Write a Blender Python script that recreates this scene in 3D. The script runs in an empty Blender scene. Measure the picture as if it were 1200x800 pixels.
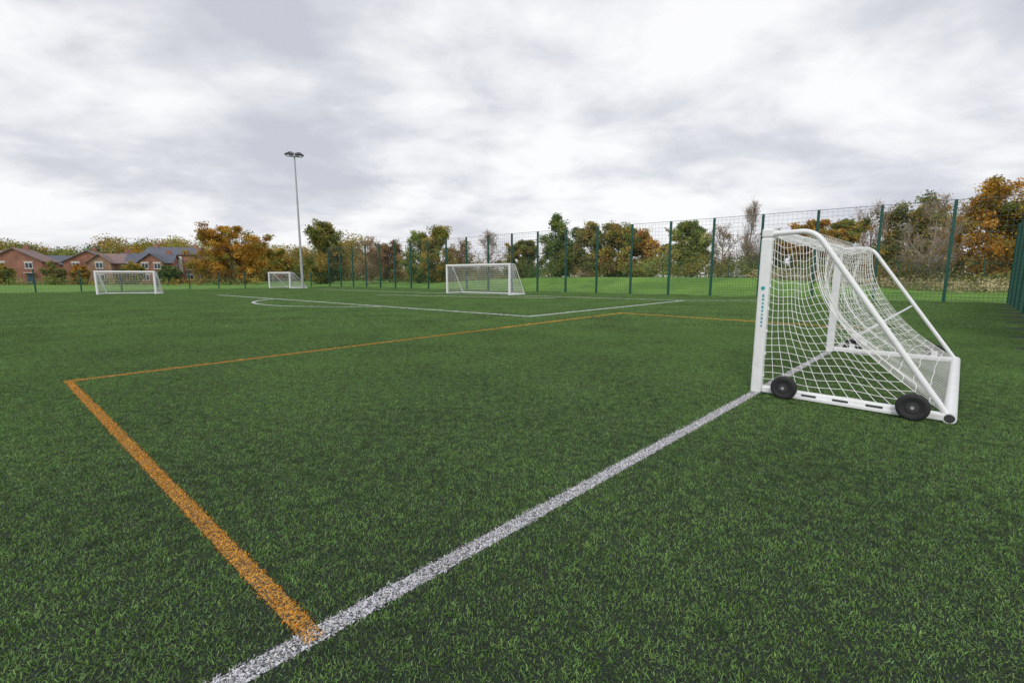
import bpy, math, random
import numpy as np
from mathutils import Vector, Matrix
random.seed(7); R=np.random.default_rng(7)
scene=bpy.context.scene
col=scene.collection

# ------------------------------------------------------------ helpers
def link(o,parent=None):
    col.objects.link(o)
    if parent: o.parent=parent
    return o
def empty(name,loc=(0,0,0),rot=0):
    e=bpy.data.objects.new(name,None); e.location=loc; e.rotation_euler=(0,0,rot); e.empty_display_size=.3
    return link(e)
def pymesh(name,v,f,mat=None,parent=None,smooth=False):
    m=bpy.data.meshes.new(name); m.from_pydata([tuple(x) for x in v],[],f); m.update()
    if mat: m.materials.append(mat)
    if smooth: m.polygons.foreach_set('use_smooth',[True]*len(m.polygons))
    return link(bpy.data.objects.new(name,m),parent)
def quadmesh(name,V,colors=None,mat=None):
    n=len(V)//4
    m=bpy.data.meshes.new(name)
    m.vertices.add(len(V)); m.vertices.foreach_set('co',np.asarray(V,dtype=np.float32).ravel())
    m.loops.add(4*n); m.loops.foreach_set('vertex_index',np.arange(4*n,dtype=np.int32))
    m.polygons.add(n); m.polygons.foreach_set('loop_start',np.arange(0,4*n,4,dtype=np.int32))
    m.polygons.foreach_set('loop_total',np.full(n,4,dtype=np.int32))
    m.update(calc_edges=True)
    if colors is not None:
        a=m.attributes.new('tint','FLOAT_COLOR','POINT')
        c=np.ones((len(V),4),dtype=np.float32); c[:,:3]=np.repeat(colors,4,axis=0)
        a.data.foreach_set('color',c.ravel())
    if mat: m.materials.append(mat)
    return m
def box(name,c,s,mat,parent=None,bevel=0):
    x,y,z=[a/2 for a in s]
    v=[(c[0]+i*x,c[1]+j*y,c[2]+k*z) for i in(-1,1) for j in(-1,1) for k in(-1,1)]
    f=[(0,1,3,2),(4,6,7,5),(0,4,5,1),(2,3,7,6),(0,2,6,4),(1,5,7,3)]
    o=pymesh(name,v,f,mat,parent)
    if bevel:
        b=o.modifiers.new('b','BEVEL'); b.width=bevel; b.segments=3
    return o
def cyl_verts(p0,p1,r0,r1,n,V,F,cap=False):
    p0=Vector(p0);p1=Vector(p1); d=(p1-p0)
    if d.length<1e-6: return
    d.normalize(); a=d.orthogonal().normalized(); b=d.cross(a)
    k=len(V)
    for p,r in((p0,r0),(p1,r1)):
        for i in range(n):
            t=2*math.pi*i/n; V.append(p+a*(r*math.cos(t))+b*(r*math.sin(t)))
    for i in range(n):
        j=(i+1)%n; F.append((k+i,k+j,k+n+j,k+n+i))
    if cap:
        F.append(tuple(range(k+n-1,k-1,-1))); F.append(tuple(range(k+n,k+2*n)))
def tube(name,p0,p1,r,mat,parent=None,r1=None,n=14):
    V=[];F=[];cyl_verts(p0,p1,r,r if r1 is None else r1,n,V,F,True)
    return pymesh(name,V,F,mat,parent,False)
def curve(name,splines,r,mat,parent=None,res=1,smooth=False):
    c=bpy.data.curves.new(name,'CURVE'); c.dimensions='3D'; c.bevel_depth=r; c.bevel_resolution=res; c.use_fill_caps=True
    for s in splines:
        sp=c.splines.new('POLY'); sp.points.add(len(s)-1)
        for p,q in zip(sp.points,s): p.co=(q[0],q[1],q[2],1)
        sp.use_smooth=smooth
    c.materials.append(mat)
    return link(bpy.data.objects.new(name,c),parent)

# ------------------------------------------------------------ materials
class NT:
    def __init__(s,nt): s.nt=nt
    def n(s,t,**k):
        x=s.nt.nodes.new(t)
        for a,b in k.items(): setattr(x,a,b)
        return x
    def l(s,a,b): s.nt.links.new(a,b)
    def math(s,op,a,b=None,clamp=False):
        x=s.n('ShaderNodeMath',operation=op); x.use_clamp=clamp
        for i,q in enumerate((a,b)):
            if q is None: continue
            if isinstance(q,(int,float)): x.inputs[i].default_value=q
            else: s.l(q,x.inputs[i])
        return x.outputs[0]
    def vm(s,op,a,b=None,out=0):
        x=s.n('ShaderNodeVectorMath',operation=op)
        for i,q in enumerate((a,b)):
            if q is None: continue
            if isinstance(q,(tuple,list)): x.inputs[i].default_value=q
            else: s.l(q,x.inputs[i])
        return x.outputs[out]
    def scale(s,a,f):
        x=s.n('ShaderNodeVectorMath',operation='SCALE'); s.l(a,x.inputs[0])
        if isinstance(f,(int,float)): x.inputs['Scale'].default_value=f
        else: s.l(f,x.inputs['Scale'])
        return x.outputs[0]
    def noise(s,vec,sc,det=3,rough=.5,dist=0):
        x=s.n('ShaderNodeTexNoise'); x.inputs['Scale'].default_value=sc; x.inputs['Detail'].default_value=det
        x.inputs['Roughness'].default_value=rough; x.inputs['Distortion'].default_value=dist
        if vec is not None: s.l(vec,x.inputs['Vector'])
        return x.outputs['Fac']
    def ramp(s,f,stops):
        x=s.n('ShaderNodeValToRGB'); e=x.color_ramp.elements
        while len(e)<len(stops): e.new(.5)
        for i,(p,c) in enumerate(stops):
            e[i].position=p; e[i].color=(c[0],c[1],c[2],1) if isinstance(c,(tuple,list)) else (c,c,c,1)
        s.l(f,x.inputs[0]); return x.outputs[0]
    def mix(s,f,a,b,mode='MIX'):
        x=s.n('ShaderNodeMix',data_type='RGBA',blend_type=mode)
        for i,q in ((0,f),(6,a),(7,b)):
            if isinstance(q,(int,float)): x.inputs[i].default_value=q
            elif isinstance(q,(tuple,list)): x.inputs[i].default_value=(q[0],q[1],q[2],1)
            else: s.l(q,x.inputs[i])
        return x.outputs[2]
def newmat(name):
    m=bpy.data.materials.new(name); m.use_nodes=True; m.node_tree.nodes.clear()
    t=NT(m.node_tree); out=t.n('ShaderNodeOutputMaterial'); b=t.n('ShaderNodeBsdfPrincipled'); t.l(b.outputs[0],out.inputs[0])
    return m,t,b,out
def simple(name,c,rough=.5,var=.12,scale=6,metal=0,dirt=None):
    m,t,b,o=newmat(name); pos=t.n('ShaderNodeNewGeometry').outputs['Position']
    f=t.noise(pos,scale,5,.6)
    lo=tuple(x*(1-var) for x in c); hi=tuple(min(1,x*(1+var)) for x in c)
    cc=t.ramp(f,[(.3,lo),(.7,hi)])
    if dirt:
        g=t.ramp(t.noise(pos,scale*3,6,.7),[(.55,0),(.75,1)]); cc=t.mix(g,cc,dirt)
    t.l(cc,b.inputs['Base Color']); b.inputs['Roughness'].default_value=rough; b.inputs['Metallic'].default_value=metal
    return m
M_white=simple('white_powder_coat',(.80,.81,.82),.35,.04,3,dirt=(.64,.65,.64))
M_net=simple('net_cord',(.84,.84,.83),.8,.05)
M_black=simple('rubber',(.018,.018,.02),.75,.3,20)
M_hub=simple('hub_plastic',(.045,.047,.05),.45,.2,20)
M_teal=simple('teal_label',(.03,.35,.42),.4,.1)
M_steel=simple('galvanised_steel',(.42,.44,.45),.5,.12,2,metal=.4)
M_fence=simple('green_fence_paint',(.006,.075,.055),.5,.2,3)
M_wire=simple('green_fence_wire',(.015,.085,.065),.5,.2,3)
M_netgrey=simple('ball_stop_netting',(.10,.13,.14),.8,.2,3)
M_bark=simple('bark',(.15,.12,.09),.9,.35,5)
M_twig=simple('bare_twig',(.30,.24,.19),.9,.25,5)
M_lamp=simple('lamp_glass',(.55,.58,.6),.25,.1)

def leafmat(name):
    m,t,b,o=newmat(name)
    a=t.n('ShaderNodeAttribute',attribute_name='tint').outputs['Color']
    t.l(a,b.inputs['Base Color']); b.inputs['Roughness'].default_value=.75
    b.inputs['Specular IOR Level'].default_value=.2
    tr=t.n('ShaderNodeBsdfTranslucent'); t.l(a,tr.inputs[0])
    mx=t.n('ShaderNodeMixShader'); mx.inputs[0].default_value=.4
    t.l(b.outputs[0],mx.inputs[1]); t.l(tr.outputs[0],mx.inputs[2]); t.l(mx.outputs[0],o.inputs[0])
    return m
M_leaf=leafmat('leaf_foliage')

# ------------------------------------------------------------ pitch geometry (metres; camera stands at origin)
H=1.57
d=Vector((.702,.712,0)).normalized(); p=Vector((d.y,-d.x,0))
N=Vector((3.36,6.10,0))
q=Vector((.785,-.62,0)).normalized(); qn=Vector((.62,.785,0)).normalized()
WH,ORG='w','o'
J=Vector((-.887,1.81,0)); C=Vector((-6.70,6.72,0)); K=Vector((4.73,19.66,0)); G=Vector((10.84,13.68,0))
S0=N-d*14; S1=N+d*26
boxc=Vector((.675,17.95,0)); front_end=Vector((-25.2,39.2,0)); E=Vector((11.3,30.0,0))
segs=[(WH,S0,S1,.06),(ORG,J,C,.050),(ORG,C,K,.066),(ORG,K,G,.095),
      (WH,boxc,front_end,.095),(WH,boxc,E,.095),(WH,E,Vector((-24,56.8,0)),.11),(WH,E,Vector((18.5,30.2,0)),.10),
      (WH,Vector((-11.5,39.3,0)),Vector((3.2,33.3,0)),.11)]
fd=(front_end-boxc).normalized(); fnv=Vector((fd.y,-fd.x,0))
if fnv.dot(qn)<0: fnv=-fnv
arcC=boxc+fd*16.0+fnv*4.5; arcR=7.9; AW=.11

def line_masks(t,pos,which):
    flat=t.vm('MULTIPLY',pos,(1,1,0))
    jit=t.math('MULTIPLY',t.math('SUBTRACT',t.noise(pos,40,2),.5),.07)
    w=None;o=None
    for k,A,B,LW in [segs[i] for i in which]:
        BA=B-A
        pa=t.vm('SUBTRACT',flat,tuple(A))
        h=t.math('MULTIPLY',t.vm('DOT_PRODUCT',pa,tuple(BA),out=1),1/BA.length_squared,clamp=True)
        bav=t.n('ShaderNodeCombineXYZ'); 
        for i in range(3): bav.inputs[i].default_value=BA[i]
        dist=t.vm('LENGTH',t.vm('SUBTRACT',pa,t.scale(bav.outputs[0],h)),out=1)
        mk=t.math('LESS_THAN',t.math('ADD',dist,jit),LW)
        if k==WH: w=mk if w is None else t.math('MAXIMUM',w,mk)
        else: o=mk if o is None else t.math('MAXIMUM',o,mk)
    return w,o

def blade_material(name,which=(),arc=False,far=False):
    m,t,b,out=newmat(name)
    pos=t.n('ShaderNodeNewGeometry').outputs['Position']
    tint=t.n('ShaderNodeAttribute',attribute_name='tint').outputs['Color']
    big=t.noise(pos,.45,3,.6); med=t.noise(pos,9.0,4,.75)
    f=t.math('ADD',t.math('MULTIPLY',big,.28),t.math('MULTIPLY',med,.72))
    g=t.ramp(f,[(.38,(.065,.125,.042)),(.50,(.150,.275,.078)),(.62,(.205,.37,.105))])
    g=t.mix(1.0,g,tint,'MULTIPLY')
    if which or arc:
        w,o=line_masks(t,pos,which)
        if arc:
            pc=t.vm('SUBTRACT',t.vm('MULTIPLY',pos,(1,1,0)),tuple(arcC)); r=t.vm('LENGTH',pc,out=1)
            on=t.math('LESS_THAN',t.math('ABSOLUTE',t.math('SUBTRACT',r,arcR)),AW)
            side=t.math('LESS_THAN',t.vm('DOT_PRODUCT',pc,tuple(fnv),out=1),-4.5)
            am=t.math('MULTIPLY',on,side); w=am if w is None else t.math('MAXIMUM',w,am)
        worn=t.ramp(t.noise(pos,60,3,.7),[(.40,.20),(.54,1.0)]) if not far else None
        oc=t.mix(1.0 if not far else .4,(.90,.46,.055),tint,'MULTIPLY'); wc=t.mix(.6 if not far else .2,(.93,.93,.98),tint,'MULTIPLY')
        if worn is not None: oc=t.mix(1.0,oc,worn,'MULTIPLY'); wc=t.mix(1.0,wc,worn,'MULTIPLY')
        if o is not None: g=t.mix(o,g,oc)
        if w is not None: g=t.mix(w,g,wc)
    t.l(g,b.inputs['Base Color']); b.inputs['Roughness'].default_value=.45; b.inputs['Specular IOR Level'].default_value=.4
    tr=t.n('ShaderNodeBsdfTranslucent'); t.l(g,tr.inputs[0])
    mx=t.n('ShaderNodeMixShader'); mx.inputs[0].default_value=.28
    t.l(b.outputs[0],mx.inputs[1]); t.l(tr.outputs[0],mx.inputs[2]); t.l(mx.outputs[0],out.inputs[0])
    return m
M_blade=blade_material('turf_fibre'); M_blade_l=blade_material('turf_fibre_marked',(0,1,2,3)); M_blade_f=blade_material('turf_fibre_marked_far',(0,2,3,4,5,6,7,8),True,True)

def turf_base():
    m,t,b,out=newmat('turf_infill')
    pos=t.n('ShaderNodeNewGeometry').outputs['Position']
    f=t.noise(pos,90,4,.7)
    c=t.ramp(f,[(.42,(.009,.011,.011)),(.58,(.022,.038,.020)),(.74,(.06,.11,.04))])
    t.l(c,b.inputs['Base Color']); b.inputs['Roughness'].default_value=.95
    return m
M_infill=turf_base()
def line_mat(name,c):
    m,t,b,out=newmat(name)
    pos=t.n('ShaderNodeNewGeometry').outputs['Position']
    f=t.noise(pos,110,3,.7)
    cc=t.ramp(f,[(.46,(.03,.035,.035)),(.58,c)])
    t.l(cc,b.inputs['Base Color']); b.inputs['Roughness'].default_value=.9
    return m
M_lw=line_mat('white_line_fibre',(.70,.70,.75)); M_lo=line_mat('orange_line_fibre',(.66,.33,.04))

# fence lines
P0=Vector((27,28.5,0)); fq=Vector((-.775,.632,0)).normalized(); fn=Vector((.632,.775,0)).normalized()
FC=Vector((-29.7,74.75,0)); FR=Vector((29.1,26.78,0))
LF1=Vector((-47,45,0)); ldir=(LF1-FC).normalized(); LF2=FC+ldir*75
pitch_poly=[FR,FC,LF2,Vector((-60,-20,0)),Vector((-17,-20,0)),FR-d*45]
pymesh('artificial_turf_pitch',[(v.x,v.y,0) for v in pitch_poly],[tuple(range(len(pitch_poly)))[::-1]],M_infill)
def inpoly(x,y):
    ins=False; n=len(pitch_poly)
    for i in range(n):
        a=pitch_poly[i]; b2=pitch_poly[(i+1)%n]
        if (a.y>y)!=(b2.y>y) and x<(b2.x-a.x)*(y-a.y)/(b2.y-a.y)+a.x: ins=not ins
    return ins

# markings as strips
def strip(A,B,z,name,mat,w):
    u=(B-A).normalized(); n=Vector((-u.y,u.x,0))*(w/2)
    A=A-u*(w/2); B=B+u*(w/2)
    return pymesh(name,[(A+n)+Vector((0,0,z)),(A-n)+Vector((0,0,z)),(B-n)+Vector((0,0,z)),(B+n)+Vector((0,0,z))],[(0,1,2,3)],mat)
for i,(k,A,B,LW) in enumerate(segs):
    strip(A,B,.004+.0012*i,'white_pitch_line' if k==WH else 'orange_pitch_line',M_lw if k==WH else M_lo,LW*1.7)
V=[];F=[]
ang0=math.atan2(-fnv.y,-fnv.x); half=math.acos(4.5/arcR)
for i in range(49):
    a=ang0-half+2*half*i/48
    for r in (arcR-AW,arcR+AW): V.append((arcC.x+r*math.cos(a),arcC.y+r*math.sin(a),.02))
    if i: F.append((2*i-2,2*i-1,2*i+1,2*i))
pymesh('white_pitch_line',V,F,M_lw)

# turf fibres : 2 m tiles, instanced over the visible pitch (coarser pile further off)
def tile(name,n,seed,mat,ws=1.0):
    r=np.random.default_rng(seed)
    x=r.uniform(-1,1,n); y=r.uniform(-1,1,n)
    a=r.uniform(0,2*np.pi,n); L=r.uniform(.009,.023,n)*(1+.25*(ws-1)); lean=r.uniform(.15,1.3,n)
    w=r.uniform(.0014,.0030,n)*ws; f=r.uniform(0,2*np.pi,n)
    cl=np.sin(x*math.pi*13+np.sin(y*math.pi*9)*2)*np.sin(y*math.pi*12+np.sin(x*math.pi*7)*2)*.5+.5
    L*=.70+.6*cl
    base=np.stack([x,y,np.zeros(n)],1)
    tip=base+np.stack([np.cos(a)*np.sin(lean)*L,np.sin(a)*np.sin(lean)*L,np.cos(lean)*L],1)
    wv=np.stack([np.cos(f)*w,np.sin(f)*w,np.zeros(n)],1)
    V=np.empty((n,4,3)); V[:,0]=base-wv; V[:,1]=base+wv; V[:,2]=tip+wv*.6; V[:,3]=tip-wv*.6
    v=r.uniform(.40,1.40,n)
    c=np.stack([v*r.uniform(.85,1.2,n),v,v*r.uniform(.7,1.2,n)],1)
    return quadmesh(name,V.reshape(-1,3),c,mat)
def seg_dist(P,A,B):
    BA=B-A; h=max(0,min(1,(P-A).dot(BA)/BA.length_squared)); return (P-A-BA*h).length
groups={'np':[],'nm':[],'fp':[],'fm':[]}
for X in np.arange(-70,40,2.0):
    for Y in np.arange(-3,80,2.0):
        if Y+1.5<0 or abs(X)>max(Y+2.5,0)*1.25+2.5: continue
        if not inpoly(X,Y): continue
        P=Vector((X,Y,0)); fr='f' if Y>14 else 'n'
        near=min(seg_dist(P,s[1],s[2]) for s in segs)<1.6 or abs((P-arcC).length-arcR)<1.6
        groups[fr+('m' if near else 'p')].append((X,Y))
for key,nv,mat,cnt,ws in (('np',3,M_blade,48000,1),('nm',2,M_blade_l,50000,1),('fp',2,M_blade,11000,2.6),('fm',2,M_blade_f,11000,2.6)):
  grp=groups[key]; random.shuffle(grp)
  for k in range(nv):
    V=[];F=[]
    for (X,Y) in grp[k::nv]:
        r=random.randrange(4)*math.pi/2; b0=len(V); s=.1
        for i in range(4):
            a=r+math.pi/4+i*math.pi/2; V.append((X+s*math.cos(a),Y+s*math.sin(a),.001))
        F.append((b0,b0+1,b0+2,b0+3))
    par=pymesh('artificial_grass',V,F,None); par.instance_type='FACES'; par.show_instancer_for_render=False
    ch=bpy.data.objects.new('fibre_tile',tile('fibre_tile',cnt,11+k,mat,ws)); link(ch,par)

# ------------------------------------------------------------ terrain
def ss(a,b,x):
    t=np.clip((x-a)/(b-a),0,1); return t*t*(3-2*t)
def hgt(X,Y):
    dx=X-P0.x; dy=Y-P0.y
    n=dx*fn.x+dy*fn.y; s=dx*fq.x+dy*fq.y
    h=1.45*ss(1.5,12,n)*(1-ss(90,160,n))
    h=h*(.32+.68*ss(-2,14,s))*(1-ss(42,66,s)*.75)
    h=h+.10*np.sin(X*.31+Y*.17)*ss(3,12,n)
    return h
gx=np.concatenate([[-4000,-1500,-600,-300,-180,-120],np.arange(-90,90,1.8),[110,150,220,350,700,1500,4000]])
gy=np.concatenate([[-600,-200,-60,-20],np.arange(0,150,1.8),[170,220,300,500,900,2000,6000]])
XX,YY=np.meshgrid(gx,gy); ZZ=hgt(XX,YY)-.03
V=np.stack([XX.ravel(),YY.ravel(),ZZ.ravel()],1); nx=len(gx)
F=[(j*nx+i,j*nx+i+1,(j+1)*nx+i+1,(j+1)*nx+i) for j in range(len(gy)-1) for i in range(nx-1)]
m,t,b,out=newmat('meadow_grass')
pos=t.n('ShaderNodeNewGeometry').outputs['Position']
f1=t.noise(pos,.25,5,.6); f2=t.noise(pos,7,5,.75)
c1=t.ramp(f1,[(.35,(.09,.20,.024)),(.55,(.145,.29,.034)),(.7,(.19,.33,.05))])
c=t.mix(1.0,c1,t.ramp(f2,[(.3,.6),(.7,1.3)]),'MULTIPLY')
t.l(c,b.inputs['Base Color']); b.inputs['Roughness'].default_value=.95
bp=t.n('ShaderNodeBump'); bp.inputs['Distance'].default_value=.12; t.l(f2,bp.inputs['Height']); t.l(bp.outputs[0],b.inputs['Normal'])
pymesh('grass_field',V,F,m,smooth=True)

# ------------------------------------------------------------ goals
def wheel(name,c,r,w,parent):
    prof=[(.30,-.5),(.55,-.42),(.62,-.5),(.80,-.58),(.95,-.5),(1.0,-.25),(1.0,.25),(.95,.5),(.80,.58),(.62,.5),(.55,.42),(.30,.5)]
    n=28;V=[];F=[]
    for i in range(n):
        a=2*math.pi*i/n
        for rr,xx in prof: V.append((c[0]+xx*w,c[1]+r*rr*math.cos(a),c[2]+r*rr*math.sin(a)))
    L=len(prof)
    for i in range(n):
        j=(i+1)%n
        for k in range(L-1): F.append((i*L+k,i*L+k+1,j*L+k+1,j*L+k))
    pymesh(name+'_tyre',V,F,M_black,parent,True)
    tube(name+'_hub',(c[0]-w*.55,c[1],c[2]),(c[0]+w*.55,c[1],c[2]),r*.36,M_hub,parent,n=18)
    tube(name+'_axle_cap',(c[0]-w*.72,c[1],c[2]),(c[0]+w*.72,c[1],c[2]),r*.12,M_steel,parent,n=12)
def goal(A,B,h,dep,top,cell,cord,thick,detail=False,seed=0):
    rr=random.Random(seed)
    u=(B-A); W=u.length; rot=math.atan2(u.y,u.x)
    g=empty('football_goal',(A.x,A.y,0),rot)
    t=thick; 
    box('post_near',(0,0,h/2-t*.25),(t,t*1.15,h-t*.5),M_white,g,t*.22)
    box('post_far',(W,0,h/2-t*.25),(t,t*1.15,h-t*.5),M_white,g,t*.22)
    box('crossbar',(W/2,0,h),(W+t,t*1.15,t),M_white,g,t*.22)
    br=t*.28
    for k,x in enumerate((0,W)):
        pts=[(x,-t*.4,h-.01)]
        nb=7
        c0=Vector((x,-top+.14,h)); c1=Vector((x,-top,h)); dirn=Vector((0,-(dep-top),-(h-.1))).normalized(); c2=c1+dirn*.16
        for i in range(nb+1):
            s=i/nb; pts.append(tuple(c0*(1-s)**2+c1*2*s*(1-s)+c2*s*s))
        pts.append((x,-dep+.03,.10))
        curve('stanchion_%d'%(k+1),[pts],br,M_white,g,3,True)
        box('side_base_%d'%(k+1),(x,-dep/2-t*.3,.062),(t*.85,dep-t*.6,.085),M_white,g,.02)
    tube('rear_base',(-t*.4,-dep,.062),(W+t*.4,-dep,.062),.060,M_white,g,n=20)
    if detail:
        for x in (-t*.42,W+t*.42): tube('end_cap',(x-.004,-dep,.062),(x+.004,-dep,.062),.045,M_hub,g,n=20)
        for x,sg in ((0,-1),(W,1)):
            for yy in (.62,.95,1.28):
                box('base_slot',(x+sg*(t*.425+.001),-yy,.066),(.006,.16,.03),M_hub,g,.003)
            box('ground_rail',(x+sg*(t*.425+.022),-dep*.5,.035),(.04,dep*.72,.04),M_white,g,.008)
            for k,yy in enumerate((.36,dep-.30)):
                wheel('wheel',(x+sg*(t*.43+.10),-yy,.15),.15,.085,g)
                box('wheel_bracket',(x+sg*(t*.43+.022),-yy,.12),(.045,.09,.13),M_white,g,.01)
        for i in range(9):
            box('maker_label',(-t*.5-.0015,-.012,.92+i*.05),(.003,.022,.022+.008*(i%3)),M_teal,g)
        tube('label_disc',(-t*.5-.004,0,1.42),(-t*.5+.001,0,1.42),.025,M_teal,g,n=20)
        for z in np.arange(.25,h-.05,.3): box('net_clip',(0,-t*.6,z),(.03,.02,.035),M_white,g)
    S=[]
    ph=[rr.uniform(0,6) for _ in range(6)]
    def prof(s):
        z=(h-.03)*(1-s)+.10*s
        return top+.02+(dep-top-.06)*(s**(2.2 if detail else 1.75)), z
    def back(a,s):
        dd,z=prof(s); k=math.sin(math.pi*a/W)
        wob=.035*math.sin(a*3.1+ph[0]+s*4)+.025*math.sin(a*7+ph[1]+s*3)
        sagf=math.sin(math.pi*min(1,s))
        return (a+.03*math.sin(s*9+a*2), -(dd-(.30*k+wob)*sagf*(.5 if not detail else 1)*min(1,dep)), z-.05*k*sagf)
    nu=max(4,int(W/cell)); nv=max(4,int((h+.5)/cell))
    for i in range(nu+1): S.append([back(W*i/nu,j/nv) for j in range(nv+1)])
    for j in range(nv+1): S.append([back(W*i/nu,j/nv) for i in range(nu+1)])
    nt=max(1,int(top/cell))
    def roof(a,s): return (a,-(t*.5+(top-t*.5)*s), h-.02-.10*math.sin(math.pi*s)-.03*math.sin(a*5)*math.sin(math.pi*s)-.05*math.sin(math.pi*a/W)*s)
    for i in range(nu+1): S.append([roof(W*i/nu,j/max(2,nt)) for j in range(max(2,nt)+1)])
    for j in range(nt): S.append([roof(W*i/nu,j/max(1,nt)) for i in range(nu+1)])
    ns=max(3,int(dep*.85/cell))
    for x,sg in((0,1),(W,-1)):
        def side(c,s):
            dd,_=prof(s); z=back(x,s)[2]
            bl=.07*math.sin(math.pi*c)*math.sin(math.pi*s)*(1+.5*math.sin(c*6+s*5+ph[2]))
            return (x+sg*bl,-(t*.5+(dd-t*.5)*c)+.02*math.sin(s*11+c*5)*math.sin(math.pi*c),z-.07*math.sin(math.pi*c)*(1-s)+.015*math.sin(c*13+s*7))
        for i in range(ns+1): S.append([side(i/ns,j/nv) for j in range(nv+1)])
        for j in range(nv+1): S.append([side(i/ns,j/nv) for i in range(ns+1)])
    curve('net',S,cord,M_net,g,0 if not detail else 1)
    return g
goal(N,N+d*4.80,2.13,1.92,.52,.122,.0036,.115,True,1)
goal(Vector((-.2,38.6,0)),Vector((-6.1,43.2,0)),2.6,2.1,.7,.2,.0075,.16,False,2)
goal(Vector((-32.3,41.5,0)),Vector((-36.25,40,0)),2.0,1.7,.6,.2,.007,.15,False,3)
goal(Vector((-29.5,61.0,0)),Vector((-33.3,63,0)),2.1,2.6,.6,.25,.009,.16,False,4)

# ------------------------------------------------------------ fences
def fence(name,A,B,h,space,hpanel,vs=.2,post=.13,th=1.0):
    g=empty(name,tuple(A),0); u=(B-A); L=u.length; u=u.normalized()
    V=[];F=[]; n=max(1,round(L/space))
    nn=Vector((-u.y,u.x,0)).normalized()
    def bx(c,lu,ln,lz,V,F):
        k=len(V)
        for i in(-1,1):
            for j in(-1,1):
                for l in(-1,1): V.append(c+u*(i*lu/2)+nn*(j*ln/2)+Vector((0,0,l*lz/2)))
        for f in [(0,1,3,2),(4,6,7,5),(0,4,5,1),(2,3,7,6),(0,2,6,4),(1,5,7,3)]: F.append(tuple(k+a for a in f))
    for i in range(n+1):
        bx(u*(L*i/n)+Vector((0,0,h/2)),post,post,h,V,F)
    pymesh('posts',V,F,M_fence,g)
    V=[];F=[]
    for z in np.arange(.12,hpanel,.2): bx(u*(L/2)+Vector((0,0,z)),L,.014*th,.014*th,V,F)
    for s in np.arange(.1,L,vs): bx(u*s+Vector((0,0,hpanel/2))+nn*.016,.010*th,.010*th,hpanel,V,F)
    pymesh('mesh_panels',V,F,M_wire,g)
    if h>hpanel+.3:
        V=[];F=[]
        for z in np.arange(hpanel+.3,h,.3): bx(u*(L/2)+Vector((0,0,z)),L,.012,.012,V,F)
        for s in np.arange(.1,L,.3): bx(u*s+Vector((0,0,(h+hpanel)/2)),.008,.008,h-hpanel,V,F)
        bx(u*(L/2)+Vector((0,0,h-.02)),L,.03,.03,V,F)
        pymesh('ball_stop_netting',V,F,M_netgrey,g)
    return g
A=P0-fq*10.4
fence('tall_mesh_fence',A,FC,6.2,3.47,3.0,.2,.16)
fence('mesh_fence',FC,FC+ldir*72,2.3,3.4,2.3,.25,.10)
fence('mesh_fence',FR,FR-d*26,4.6,2.6,4.6,.08,.10,1.3)
fence('mesh_fence',Vector((46,37,.35)),Vector((24,51,1.2)),2.6,3.0,2.6,.25,.09)

# ------------------------------------------------------------ floodlight mast
fm=empty('floodlight_mast',(-28.3,62,0),math.radians(20))
tube('mast',(0,0,0),(0,0,17.1),.17,M_steel,fm,r1=.085,n=12)
box('base_plate',(0,0,.03),(.6,.6,.06),M_steel,fm)
box('head_frame',(0,0,17.0),(1.9,.10,.10),M_steel,fm)
box('head_frame_rear',(0,.4,17.15),(1.2,.08,.08),M_steel,fm)
box('head_strut',(0,.2,17.05),(.10,.5,.08),M_steel,fm)
for i,x in enumerate((-.85,-.3,.3,.85)):
    o=box('floodlight_%d'%i,(0,0,0),(.50,.50,.24),M_hub,fm,.04); o.location=(x,-.22,17.25); o.rotation_euler=(math.radians(30),math.radians((-14,-5,5,14)[i]),math.radians((-25,-8,8,25)[i]))
    o=box('lens_%d'%i,(0,0,0),(.40,.38,.02),M_lamp,fm); o.location=(x,-.29,17.11); o.rotation_euler=(math.radians(30),math.radians((-14,-5,5,14)[i]),math.radians((-25,-8,8,25)[i]))
for i,x in enumerate((-.5,.5)):
    o=box('rear_floodlight_%d'%i,(0,0,0),(.50,.44,.22),M_hub,fm,.04); o.location=(x,.55,17.5); o.rotation_euler=(math.radians(-30),0,0)

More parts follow.
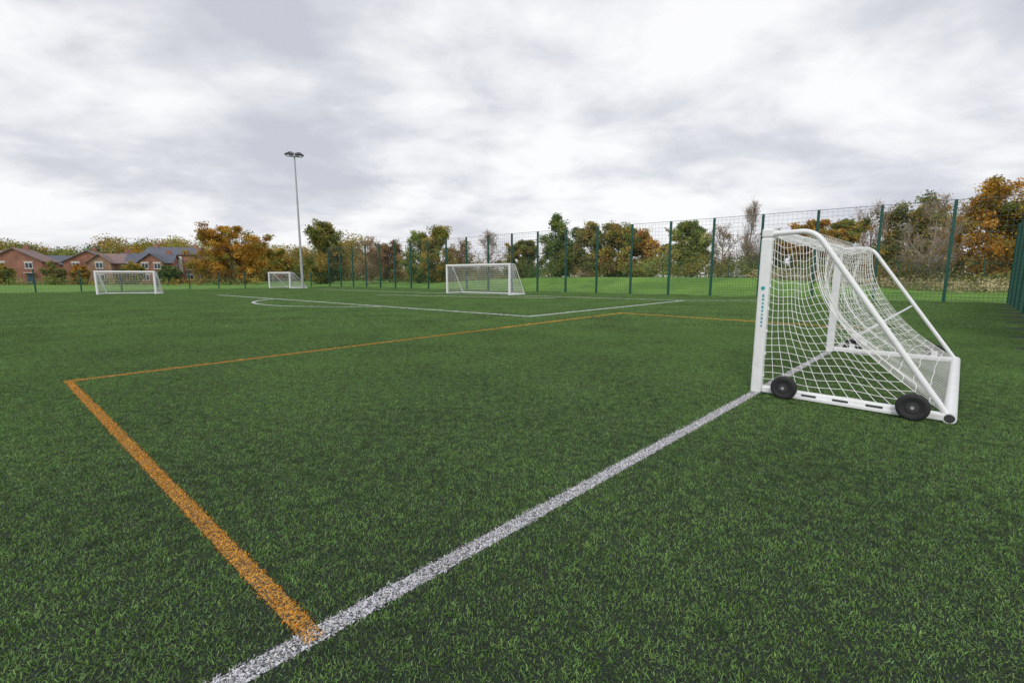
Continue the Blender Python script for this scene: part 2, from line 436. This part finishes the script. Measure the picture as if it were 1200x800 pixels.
# ------------------------------------------------------------ trees
PAL={'orange':[(.50,.27,.05),(.43,.22,.045),(.56,.34,.065),(.30,.26,.06)],
 'mixed':[(.40,.27,.06),(.26,.28,.065),(.48,.35,.08),(.20,.24,.06)],
 'green':[(.14,.23,.07),(.19,.28,.08),(.11,.18,.06),(.26,.27,.08)],
 'lime':[(.24,.32,.09),(.30,.35,.10),(.20,.27,.075),(.36,.34,.095)],
 'olive':[(.22,.24,.075),(.30,.27,.085),(.18,.21,.065),(.38,.29,.085)],
 'rust':[(.36,.20,.095),(.29,.17,.085),(.42,.25,.095),(.25,.19,.085)],
 'straw':[(.58,.49,.31),(.49,.41,.25),(.44,.37,.21),(.36,.34,.17)]}
def leaves(centres,rads,n_per,size,pal,r,zmin=None):
    pal=np.array(PAL[pal]); Vs=[];Cs=[]
    for c,rad in zip(centres,rads):
        n=max(1,int(n_per*r.uniform(.5,1.4)))
        P=np.array(c)+np.clip(r.normal(0,1,(n,3)),-1.9,1.9)*rad*np.array([.55,.55,.42])
        tone=pal[r.choice(len(pal),p=None)]*r.uniform(.65,1.3)
        a=r.normal(0,1,(n,3)); a/=np.linalg.norm(a,axis=1)[:,None]
        b=np.cross(a,r.normal(0,1,(n,3))); b/=np.linalg.norm(b,axis=1)[:,None]
        s=size*r.uniform(.5,1.2,n)[:,None]
        V=np.empty((n,4,3)); V[:,0]=P-a*s; V[:,1]=P+b*s*.6; V[:,2]=P+a*s; V[:,3]=P-b*s*.6
        Vs.append(V.reshape(-1,3)); Cs.append(tone[None,:]*r.uniform(.7,1.35,(n,1)))
    return np.concatenate(Vs),np.concatenate(Cs)
def tree(kind,u,Y,h,rw,pal,dens=1.0,seed=0,cz=.60,rz=.40,lsize=None,upright=0):
    h*=.86 if upright<.9 else .92
    X=(u-600)/536*Y
    z0=float(hgt(np.array(X),np.array(Y)))-.05
    r=np.random.default_rng(seed+int(u)*7)
    e=empty(kind,(X,Y,z0),0)
    V=[];F=[]
    tr=[]; x=y=0; nseg=9; topz=h*.88
    for i in range(nseg+1):
        tr.append(Vector((x,y,topz*i/nseg))); x+=r.normal(0,.012*h); y+=r.normal(0,.012*h)
    R0=h*.015+.03
    rad=lambda z:max(.02,R0*(1-z/(topz*1.05))**.8)
    for i in range(nseg): cyl_verts(tr[i],tr[i+1],rad(tr[i].z)*(1.35 if i==0 else 1),rad(tr[i+1].z),7,V,F)
    def tp(z):
        k=min(nseg-1,int(z/topz*nseg)); f=z/topz*nseg-k; return tr[k].lerp(tr[k+1],f)
    cent=[];rads=[]
    nl=int(26+8*r.random())
    ph=r.uniform(0,6.28,4)
    for L in range(nl):
        th=L*2.399+r.normal(0,.3); el=r.uniform(-.9,1.0)
        rr=math.sqrt(max(0,1-el*el))*r.uniform(.6,1.05)*(1+.18*math.sin(3*th+ph[0])+.10*math.sin(5*th+ph[1]))
        zend=h*cz+h*rz*el*(1+.08*math.sin(2*th+ph[2])); end=Vector((rw*rr*math.cos(th),rw*rr*math.sin(th),min(zend,h*.99)))
        zs=max(h*.12,min(topz*.92,zend-h*r.uniform(.12,.30)-rw*rr*(.25+upright)))
        st=tp(zs); mid=st.lerp(end,.5)+Vector((0,0,-.04*h+upright*.03*h))+Vector(r.normal(0,.02*h,3))
        pts=[]
        for i in range(6):
            s=i/5; pts.append(st*(1-s)**2+mid*2*s*(1-s)+end*s*s)
        rb=rad(zs)*.45
        for i in range(5): cyl_verts(pts[i],pts[i+1],rb*(1-i/5.5),rb*(1-(i+1)/5.5),5,V,F)
        cent.append(end);rads.append(h*.085)
        for sb in range(8):
            s=r.uniform(.3,1.0); k=min(4,int(s*5)); b0=pts[k].lerp(pts[k+1],s*5-k)
            out=(b0-Vector((0,0,h*.42))).normalized()*.7+Vector(r.normal(0,.6,3))+Vector((0,0,.30+upright*2))
            e2=b0+out.normalized()*h*r.uniform(.07,.15)
            e2.z=max(e2.z,h*.08)
            m2=b0.lerp(e2,.5)+Vector(r.normal(0,.01*h,3))
            cyl_verts(b0,m2,rb*.35,rb*.22,4,V,F);cyl_verts(m2,e2,rb*.22,.012,4,V,F)
            cent.append(e2);rads.append(h*r.uniform(.05,.085))
            for tw in range(5 if dens<.5 else 2):
                b1=b0.lerp(e2,r.uniform(.3,1)); e3=b1+((e2-b0).normalized()+Vector(r.normal(0,.5,3))).normalized()*h*r.uniform(.05,.11)
                cyl_verts(b1,e3,.016,.007,3,V,F)
                if dens<.5 and r.random()<.7:
                    e4=b1.lerp(e3,.5)+((e3-b1).normalized()+Vector(r.normal(0,.6,3))).normalized()*h*.06
                    cyl_verts(b1.lerp(e3,.5),e4,.012,.006,3,V,F)
    pymesh('trunk_and_limbs',V,F,M_bark if dens>=.5 else M_twig,e)
    if dens>0:
        ls=(lsize or .17)*.8
        LV,LC=leaves([tuple(c) for c in cent],rads,66*dens,ls,pal,r)
        o=bpy.data.objects.new('foliage',quadmesh('foliage',LV,LC,M_leaf)); link(o,e)
T=[('oak_tree',272,98,13.4,8.4,'orange',1.9,.54,.46,.26,0),
 ('oak_tree',384,92,12.8,4.6,'olive',1.9,.54,.46,.24,0),
 ('broadleaf_tree',322,120,9.5,5,'mixed',1.3,.55,.45,.26,0),
 ('bare_tree',436,84,8.8,3.2,'rust',.35,.6,.4,.16,.3),
 ('broadleaf_tree',458,90,8.8,3.6,'rust',1.0,.56,.44,.2,0),
 ('broadleaf_tree',492,80,9.6,2.8,'lime',.9,.56,.44,.2,0),
 ('broadleaf_tree',514,78,10.4,2.6,'mixed',1.0,.56,.44,.18,.1),
 ('bare_tree',541,80,8.0,2.6,'rust',.3,.6,.4,.14,.3),
 ('bare_tree',573,76,8.6,3.0,'rust',.12,.6,.4,.12,.2),
 ('broadleaf_tree',612,74,6.6,3.2,'olive',1.2,.54,.46,.2,0),
 ('broadleaf_tree',656,70,9.8,2.6,'green',1.5,.54,.46,.19,0),
 ('broadleaf_tree',694,66,8.4,3.0,'olive',1.3,.54,.46,.19,0),
 ('broadleaf_tree',722,64,8.2,2.8,'mixed',1.2,.54,.46,.19,0),
 ('broadleaf_tree',752,66,7.2,2.8,'orange',1.1,.54,.46,.18,0),
 ('broadleaf_tree',803,62,8.2,2.8,'lime',1.9,.56,.44,.18,0),
 ('bare_tree',842,60,7.6,2.4,'rust',.15,.6,.4,.12,.3),
 ('bare_tree',876,56,9.0,1.1,'rust',.06,.58,.42,.1,1.0),
 ('broadleaf_tree',905,60,6.4,2.8,'olive',1.1,.54,.46,.18,0),
 ('broadleaf_tree',948,52,7.0,2.8,'orange',1.8,.54,.46,.18,0),
 ('broadleaf_tree',985,52,7.2,2.6,'mixed',1.6,.54,.46,.18,0),
 ('bare_tree',1015,56,10.4,3.2,'rust',.12,.6,.4,.12,.4),
 ('broadleaf_tree',1058,54,11.2,3.2,'olive',1.4,.56,.44,.18,.1),
 ('bare_tree',1085,42,8.8,2.6,'orange',.05,.6,.4,.12,.5),
 ('broadleaf_tree',1104,56,9.6,2.4,'mixed',.7,.56,.44,.17,.1),
 ('oak_tree',1150,49,12.0,3.8,'orange',1.8,.56,.44,.18,0),
 ('oak_tree',1196,47,10.2,3.2,'mixed',1.6,.56,.44,.18,0),
 ('oak_tree',1262,46,10.5,4.2,'orange',1.3,.56,.44,.18,0)]
for i,(kd,u,Y,h,rw,pal,dn,cz,rz,ls,up) in enumerate(T):
    tree(kd,u,Y,h,rw,pal,dn,i,cz,rz,ls,up)

def mass(name,items,size,seed):
    r=np.random.default_rng(seed); Vs=[];Cs=[]
    for (c,rad,pal,n) in items:
        V_,C_=leaves([c],[rad],n,size,pal,r); Vs.append(V_);Cs.append(C_)
    o=bpy.data.objects.new(name,quadmesh(name,np.concatenate(Vs),np.concatenate(Cs),M_leaf)); link(o)
r=np.random.default_rng(5)
items=[]
for s in np.arange(-16,75,.5):
    for k in range(5):
        n=r.uniform(14,34); P=P0+fq*(s+r.uniform(-1,1))+fn*n
        z0=float(hgt(np.array(P.x),np.array(P.y))); hh=(1.7+1.1*math.sin(s*.33)+.8*math.sin(s*.83+1)+.07*(n-14))*r.uniform(.15,1.1)
        if s<16: hh*=.6
        pal=['olive','rust','mixed','green','olive','olive','lime'][int(abs(s*.23+r.uniform(0,1.5)))%7]
        items.append(((P.x,P.y,z0+max(.3,hh)),r.uniform(.8,1.4),pal,105))
mass('shrub_belt',items,.13,1)
items=[]
for s in np.arange(-22,14,.35):
    for k in range(2):
        n=r.uniform(11,15); P=P0+fq*s+fn*n; z0=float(hgt(np.array(P.x),np.array(P.y)))
        items.append(((P.x,P.y,z0+r.uniform(.2,.55)),.7,'straw',70))
mass('dry_reed_bed',items,.10,2)
items=[]
for X in np.arange(-240,-50,2.0):
    for k in range(8):
        Y=r.uniform(150,175); top=11.6+1.8*math.sin(X*.09)+1.2*math.sin(X*.23+2)
        items.append(((X+r.uniform(-1,1),Y,r.uniform(.25,1)*top),r.uniform(2.4,3.6),['orange','olive','mixed','green','mixed','olive'][int(abs(X*.11+r.uniform(0,2)))%6],280))
for X in np.arange(-85,-10,1.4):
    for k in range(4):
        Y=r.uniform(118,135); top=4.6+1.3*math.sin(X*.3)
        items.append(((X,Y,r.uniform(.15,1)*top),r.uniform(1.8,2.6),['olive','green','mixed','rust'][int(abs(X*.2+r.uniform(0,2)))%4],130))
mass('distant_woodland',items,.32,3)

# ------------------------------------------------------------ houses
def brick(name,c1,c2):
    m,t,b,out=newmat(name)
    co=t.n('ShaderNodeTexCoord').outputs['Object']
    sp=t.n('ShaderNodeSeparateXYZ'); t.l(co,sp.inputs[0])
    cb=t.n('ShaderNodeCombineXYZ'); t.l(t.math('ADD',sp.outputs[0],sp.outputs[1]),cb.inputs[0]); t.l(sp.outputs[2],cb.inputs[1])
    bt=t.n('ShaderNodeTexBrick'); t.l(cb.outputs[0],bt.inputs['Vector']); bt.inputs['Scale'].default_value=2.2
    bt.inputs['Color1'].default_value=(*c1,1); bt.inputs['Color2'].default_value=(*c2,1); bt.inputs['Mortar'].default_value=(.4,.36,.32,1)
    bt.inputs['Mortar Size'].default_value=.012
    c=t.mix(1.0,bt.outputs[0],t.ramp(t.noise(co,.7,4),[(.3,.75),(.7,1.2)]),'MULTIPLY')
    t.l(c,b.inputs['Base Color']); b.inputs['Roughness'].default_value=.9; return m
def tiles_m(name,c):
    m,t,b,out=newmat(name)
    co=t.n('ShaderNodeTexCoord').outputs['Object']
    w=t.n('ShaderNodeTexWave',bands_direction='Z'); w.inputs['Scale'].default_value=2.2; w.inputs['Distortion'].default_value=.6; t.l(co,w.inputs['Vector'])
    f=t.math('ADD',t.math('MULTIPLY',w.outputs['Fac'],.35),t.math('MULTIPLY',t.noise(co,1.5,5,.7),.65))
    cc=t.ramp(f,[(.3,tuple(x*.7 for x in c)),(.7,tuple(x*1.3 for x in c))])
    t.l(cc,b.inputs['Base Color']); b.inputs['Roughness'].default_value=.8; return m
B1=brick('red_brick',(.32,.12,.075),(.26,.095,.06)); B2=brick('orange_brick',(.36,.16,.10),(.30,.13,.085)); B3=brick('brown_brick',(.34,.19,.12),(.29,.16,.10))
RT1=tiles_m('brown_roof_tile',(.22,.15,.14)); RT2=tiles_m('slate_roof_tile',(.10,.11,.14)); RT3=tiles_m('grey_roof_tile',(.16,.155,.155))
M_render=simple('white_render',(.70,.70,.70),.85,.08,1); M_glass=simple('window_glass',(.05,.06,.075),.12,.2,1); M_frame=simple('window_frame',(.78,.78,.78),.5,.05)
M_door=simple('door_paint',(.05,.09,.14),.5,.1); M_stone=simple('stone_lintel',(.6,.57,.52),.8,.1)
def house(u,Y,w,dp,eave,ridge,rot,wall,roof,axis='x',cols=3,gable=None,chim=True,upper=None):
    X=(u-600)/536*Y
    e=empty('brick_house',(X,Y,0),math.radians(rot))
    def prism(cx,cy,w,dp,eave,ridge,axis,suffix='',wl=None):
        a,b2=w/2,dp/2
        if axis=='x':
            v=[(cx-a,cy-b2,0),(cx+a,cy-b2,0),(cx+a,cy+b2,0),(cx-a,cy+b2,0),(cx-a,cy-b2,eave),(cx+a,cy-b2,eave),(cx+a,cy+b2,eave),(cx-a,cy+b2,eave),(cx-a,cy,ridge),(cx+a,cy,ridge)]
            f=[(0,1,5,4),(2,3,7,6),(1,2,6,9,5),(3,0,4,8,7)]
            o=.35; dz=(ridge-eave)/b2*o
            sl=[[(cx-a-o,cy-b2-o,eave-dz),(cx+a+o,cy-b2-o,eave-dz),(cx+a+o,cy,ridge),(cx-a-o,cy,ridge)],[(cx+a+o,cy+b2+o,eave-dz),(cx-a-o,cy+b2+o,eave-dz),(cx-a-o,cy,ridge),(cx+a+o,cy,ridge)]]
        else:
            v=[(cx-a,cy-b2,0),(cx+a,cy-b2,0),(cx+a,cy+b2,0),(cx-a,cy+b2,0),(cx-a,cy-b2,eave),(cx+a,cy-b2,eave),(cx+a,cy+b2,eave),(cx-a,cy+b2,eave),(cx,cy-b2,ridge),(cx,cy+b2,ridge)]
            f=[(0,1,5,8,4),(2,3,7,9,6),(1,2,6,5),(3,0,4,7)]
            o=.35; dz=(ridge-eave)/a*o
            sl=[[(cx-a-o,cy-b2-o,eave-dz),(cx,cy-b2-o,ridge),(cx,cy+b2+o,ridge),(cx-a-o,cy+b2+o,eave-dz)],[(cx+a+o,cy+b2+o,eave-dz),(cx,cy+b2+o,ridge),(cx,cy-b2-o,ridge),(cx+a+o,cy-b2-o,eave-dz)]]
        pymesh('walls'+suffix,v,f,wl or wall,e)
        for i,s in enumerate(sl):
            vv=[(x,y,z+.05) for x,y,z in s]+[(x,y,z+.22) for x,y,z in s]
            pymesh('roof_slope%s_%d'%(suffix,i),vv,[(3,2,1,0),(4,5,6,7),(0,1,5,4),(1,2,6,5),(2,3,7,6),(3,0,4,7)],roof,e)
    def win(x,y,z,ww=1.2,wh=1.25,side=None):
        if side is None:
            box('window_frame',(x,y-.03,z),(ww,.08,wh),M_frame,e)
            for s in(-1,1): box('window_pane',(x+s*ww*.235,y-.075,z),(ww*.40,.02,wh*.84),M_glass,e)
            box('lintel',(x,y-.04,z+wh/2+.12),(ww+.3,.09,.2),M_stone,e); box('sill',(x,y-.06,z-wh/2-.05),(ww+.2,.14,.08),M_stone,e)
        else:
            box('window_frame',(x+side*.03,y,z),(.08,ww,wh),M_frame,e)
            for s in(-1,1): box('window_pane',(x+side*.075,y+s*ww*.235,z),(.02,ww*.40,wh*.84),M_glass,e)
            box('sill',(x+side*.06,y,z-wh/2-.05),(.14,ww+.2,.08),M_stone,e)
    prism(0,0,w,dp,eave,ridge,axis)
    fy=-dp/2
    for c in range(cols):
        x=-w/2+w*(c+.5)/cols
        if gable and abs(x-gable[0])<gable[1]/2+.5: continue
        win(x,fy,3.9)
        if c==cols//2:
            box('door',(x,fy-.03,1.05),(.95,.08,2.1),M_door,e); box('door_canopy',(x,fy-.4,2.35),(1.5,.8,.12),M_frame,e)
        else: win(x,fy,1.4,1.4,1.3)
    for sd in(-1,1): win(sd*w/2,0,3.9,1.0,1.1,sd); win(sd*w/2,-dp*.2,1.4,1.0,1.2,sd)
    if gable:
        gx_,gw,ge,gr=gable
        prism(gx_,fy-1.0,gw,2.4+dp*.5,ge,gr,'y','_gable')
        gy_=fy-1.0-(2.4+dp*.5)/2
        for k in ((-.25,.25) if gw>4 else (0,)):
            win(gx_+gw*k,gy_,3.9); win(gx_+gw*k,gy_,1.4,1.3,1.3)
    if upper is not None:
        box('rendered_bay',(upper,fy-.12,4.4),(4.6,.2,4.0),M_render,e)
        for k in(-1.1,1.1): win(upper+k,fy-.22,5.4); win(upper+k,fy-.22,3.4)
    if chim:
        for s in ((-.38,.38) if axis=='x' else (0,)):
            yy=0 if axis=='x' else dp*.2
            box('chimney',(w*s,yy,ridge+.1),(.9,.6,1.5),wall,e)
            for k in(-.2,.2): tube('chimney_pot',(w*s+k,yy,ridge+.85),(w*s+k,yy,ridge+1.15),.11,B2,e)
house(-12,104,14,8,5.0,7.2,20,B1,RT1,'x',4,(2.5,4.6,5.0,6.8))
house(34,100,8.4,9,4.8,7.3,28,B1,RT1,'y',2)
house(76,112,9.0,8,4.4,6.4,30,B2,RT2,'x',3,None,False)
house(114,102,8.0,8,4.6,6.9,30,B1,RT3,'y',2)
house(142,105,8,8,4.5,6.5,30,B3,RT1,'x',3,(-1.5,3.8,4.5,6.1),False)
house(180,108,10,8,4.7,6.7,25,B1,RT2,'x',4,(2.0,4.4,4.7,6.5))
house(212,116,11,9,6.8,8.6,15,B2,RT2,'x',4,None,True,0.4)
items=[]
for X in np.arange(-125,-48,1.3):
    Y=86+ (X+48)*-.05+r.uniform(-1,1)
    items.append(((X,Y,r.uniform(.3,.9)),1.1,['olive','green','mixed'][r.integers(3)],60))
mass('garden_hedge',items,.2,9)
# a few small garden trees among the houses
for i,(u,Y,h,rw,pal) in enumerate([(66,92,5.0,1.8,'olive'),(96,93,4.4,1.5,'orange'),(160,96,5.2,1.8,'mixed'),(200,97,4.6,1.9,'green'),(8,90,4.2,1.6,'mixed')]):
    tree('garden_tree',u,Y,h,rw,pal,.7,90+i,.56,.44,.17,0)

# ------------------------------------------------------------ sky + sun
w=bpy.data.worlds.new('World'); scene.world=w; w.use_nodes=True; w.node_tree.nodes.clear(); t=NT(w.node_tree)
out=t.n('ShaderNodeOutputWorld')
sky=t.n('ShaderNodeTexSky',sky_type='NISHITA'); sky.sun_disc=False; sky.sun_elevation=math.radians(40); sky.sun_rotation=math.radians(200)
ba=t.n('ShaderNodeBackground'); t.l(sky.outputs[0],ba.inputs[0]); ba.inputs[1].default_value=.10
gen=t.n('ShaderNodeTexCoord').outputs['Generated']
sp=t.n('ShaderNodeSeparateXYZ'); t.l(gen,sp.inputs[0])
zz=t.math('ADD',t.math('MAXIMUM',sp.outputs[2],0.0),.26)
cb=t.n('ShaderNodeCombineXYZ'); t.l(t.math('DIVIDE',sp.outputs[0],zz),cb.inputs[0]); t.l(t.math('DIVIDE',sp.outputs[1],zz),cb.inputs[1])
mp=t.n('ShaderNodeMapping'); mp.inputs['Location'].default_value=(1.3,4.4,0); mp.inputs['Rotation'].default_value=(0,0,math.radians(-25)); mp.inputs['Scale'].default_value=(1.0,1.2,1); t.l(cb.outputs[0],mp.inputs[0])
n1=t.noise(mp.outputs[0],1.1,8,.52,.3); n2=t.noise(mp.outputs[0],3.2,8,.6,.3)
f=t.math('ADD',t.math('MULTIPLY',n1,.72),t.math('MULTIPLY',n2,.28))
cc=t.ramp(f,[(.38,(.58,.595,.66)),(.45,(.70,.71,.76)),(.51,(.85,.855,.88)),(.57,(.97,.97,.975))])
hz=t.ramp(sp.outputs[2],[(.0,1.0),(.14,0.0)])
cc=t.mix(t.math('MULTIPLY',hz,.4),cc,(.84,.84,.89))
bb=t.n('ShaderNodeBackground'); t.l(cc,bb.inputs[0]); bb.inputs[1].default_value=1.05
mx=t.n('ShaderNodeMixShader'); mx.inputs[0].default_value=.94; t.l(ba.outputs[0],mx.inputs[1]); t.l(bb.outputs[0],mx.inputs[2]); t.l(mx.outputs[0],out.inputs[0])
L=bpy.data.lights.new('sun','SUN'); L.energy=1.5; L.angle=math.radians(16); L.color=(1,.97,.92)
lo=link(bpy.data.objects.new('sun',L)); lo.rotation_euler=(math.radians(50),0,math.radians(-20)); 

# ------------------------------------------------------------ camera
cam=bpy.data.cameras.new('camera'); cam.sensor_width=36; cam.lens=16; cam.clip_end=9000; cam.clip_start=.05
co=link(bpy.data.objects.new('camera',cam)); co.location=(0,0,H); co.rotation_euler=(math.radians(90-8.1),0,0)
scene.camera=co
scene.view_settings.view_transform='Standard'; scene.view_settings.look='None'; scene.view_settings.exposure=0
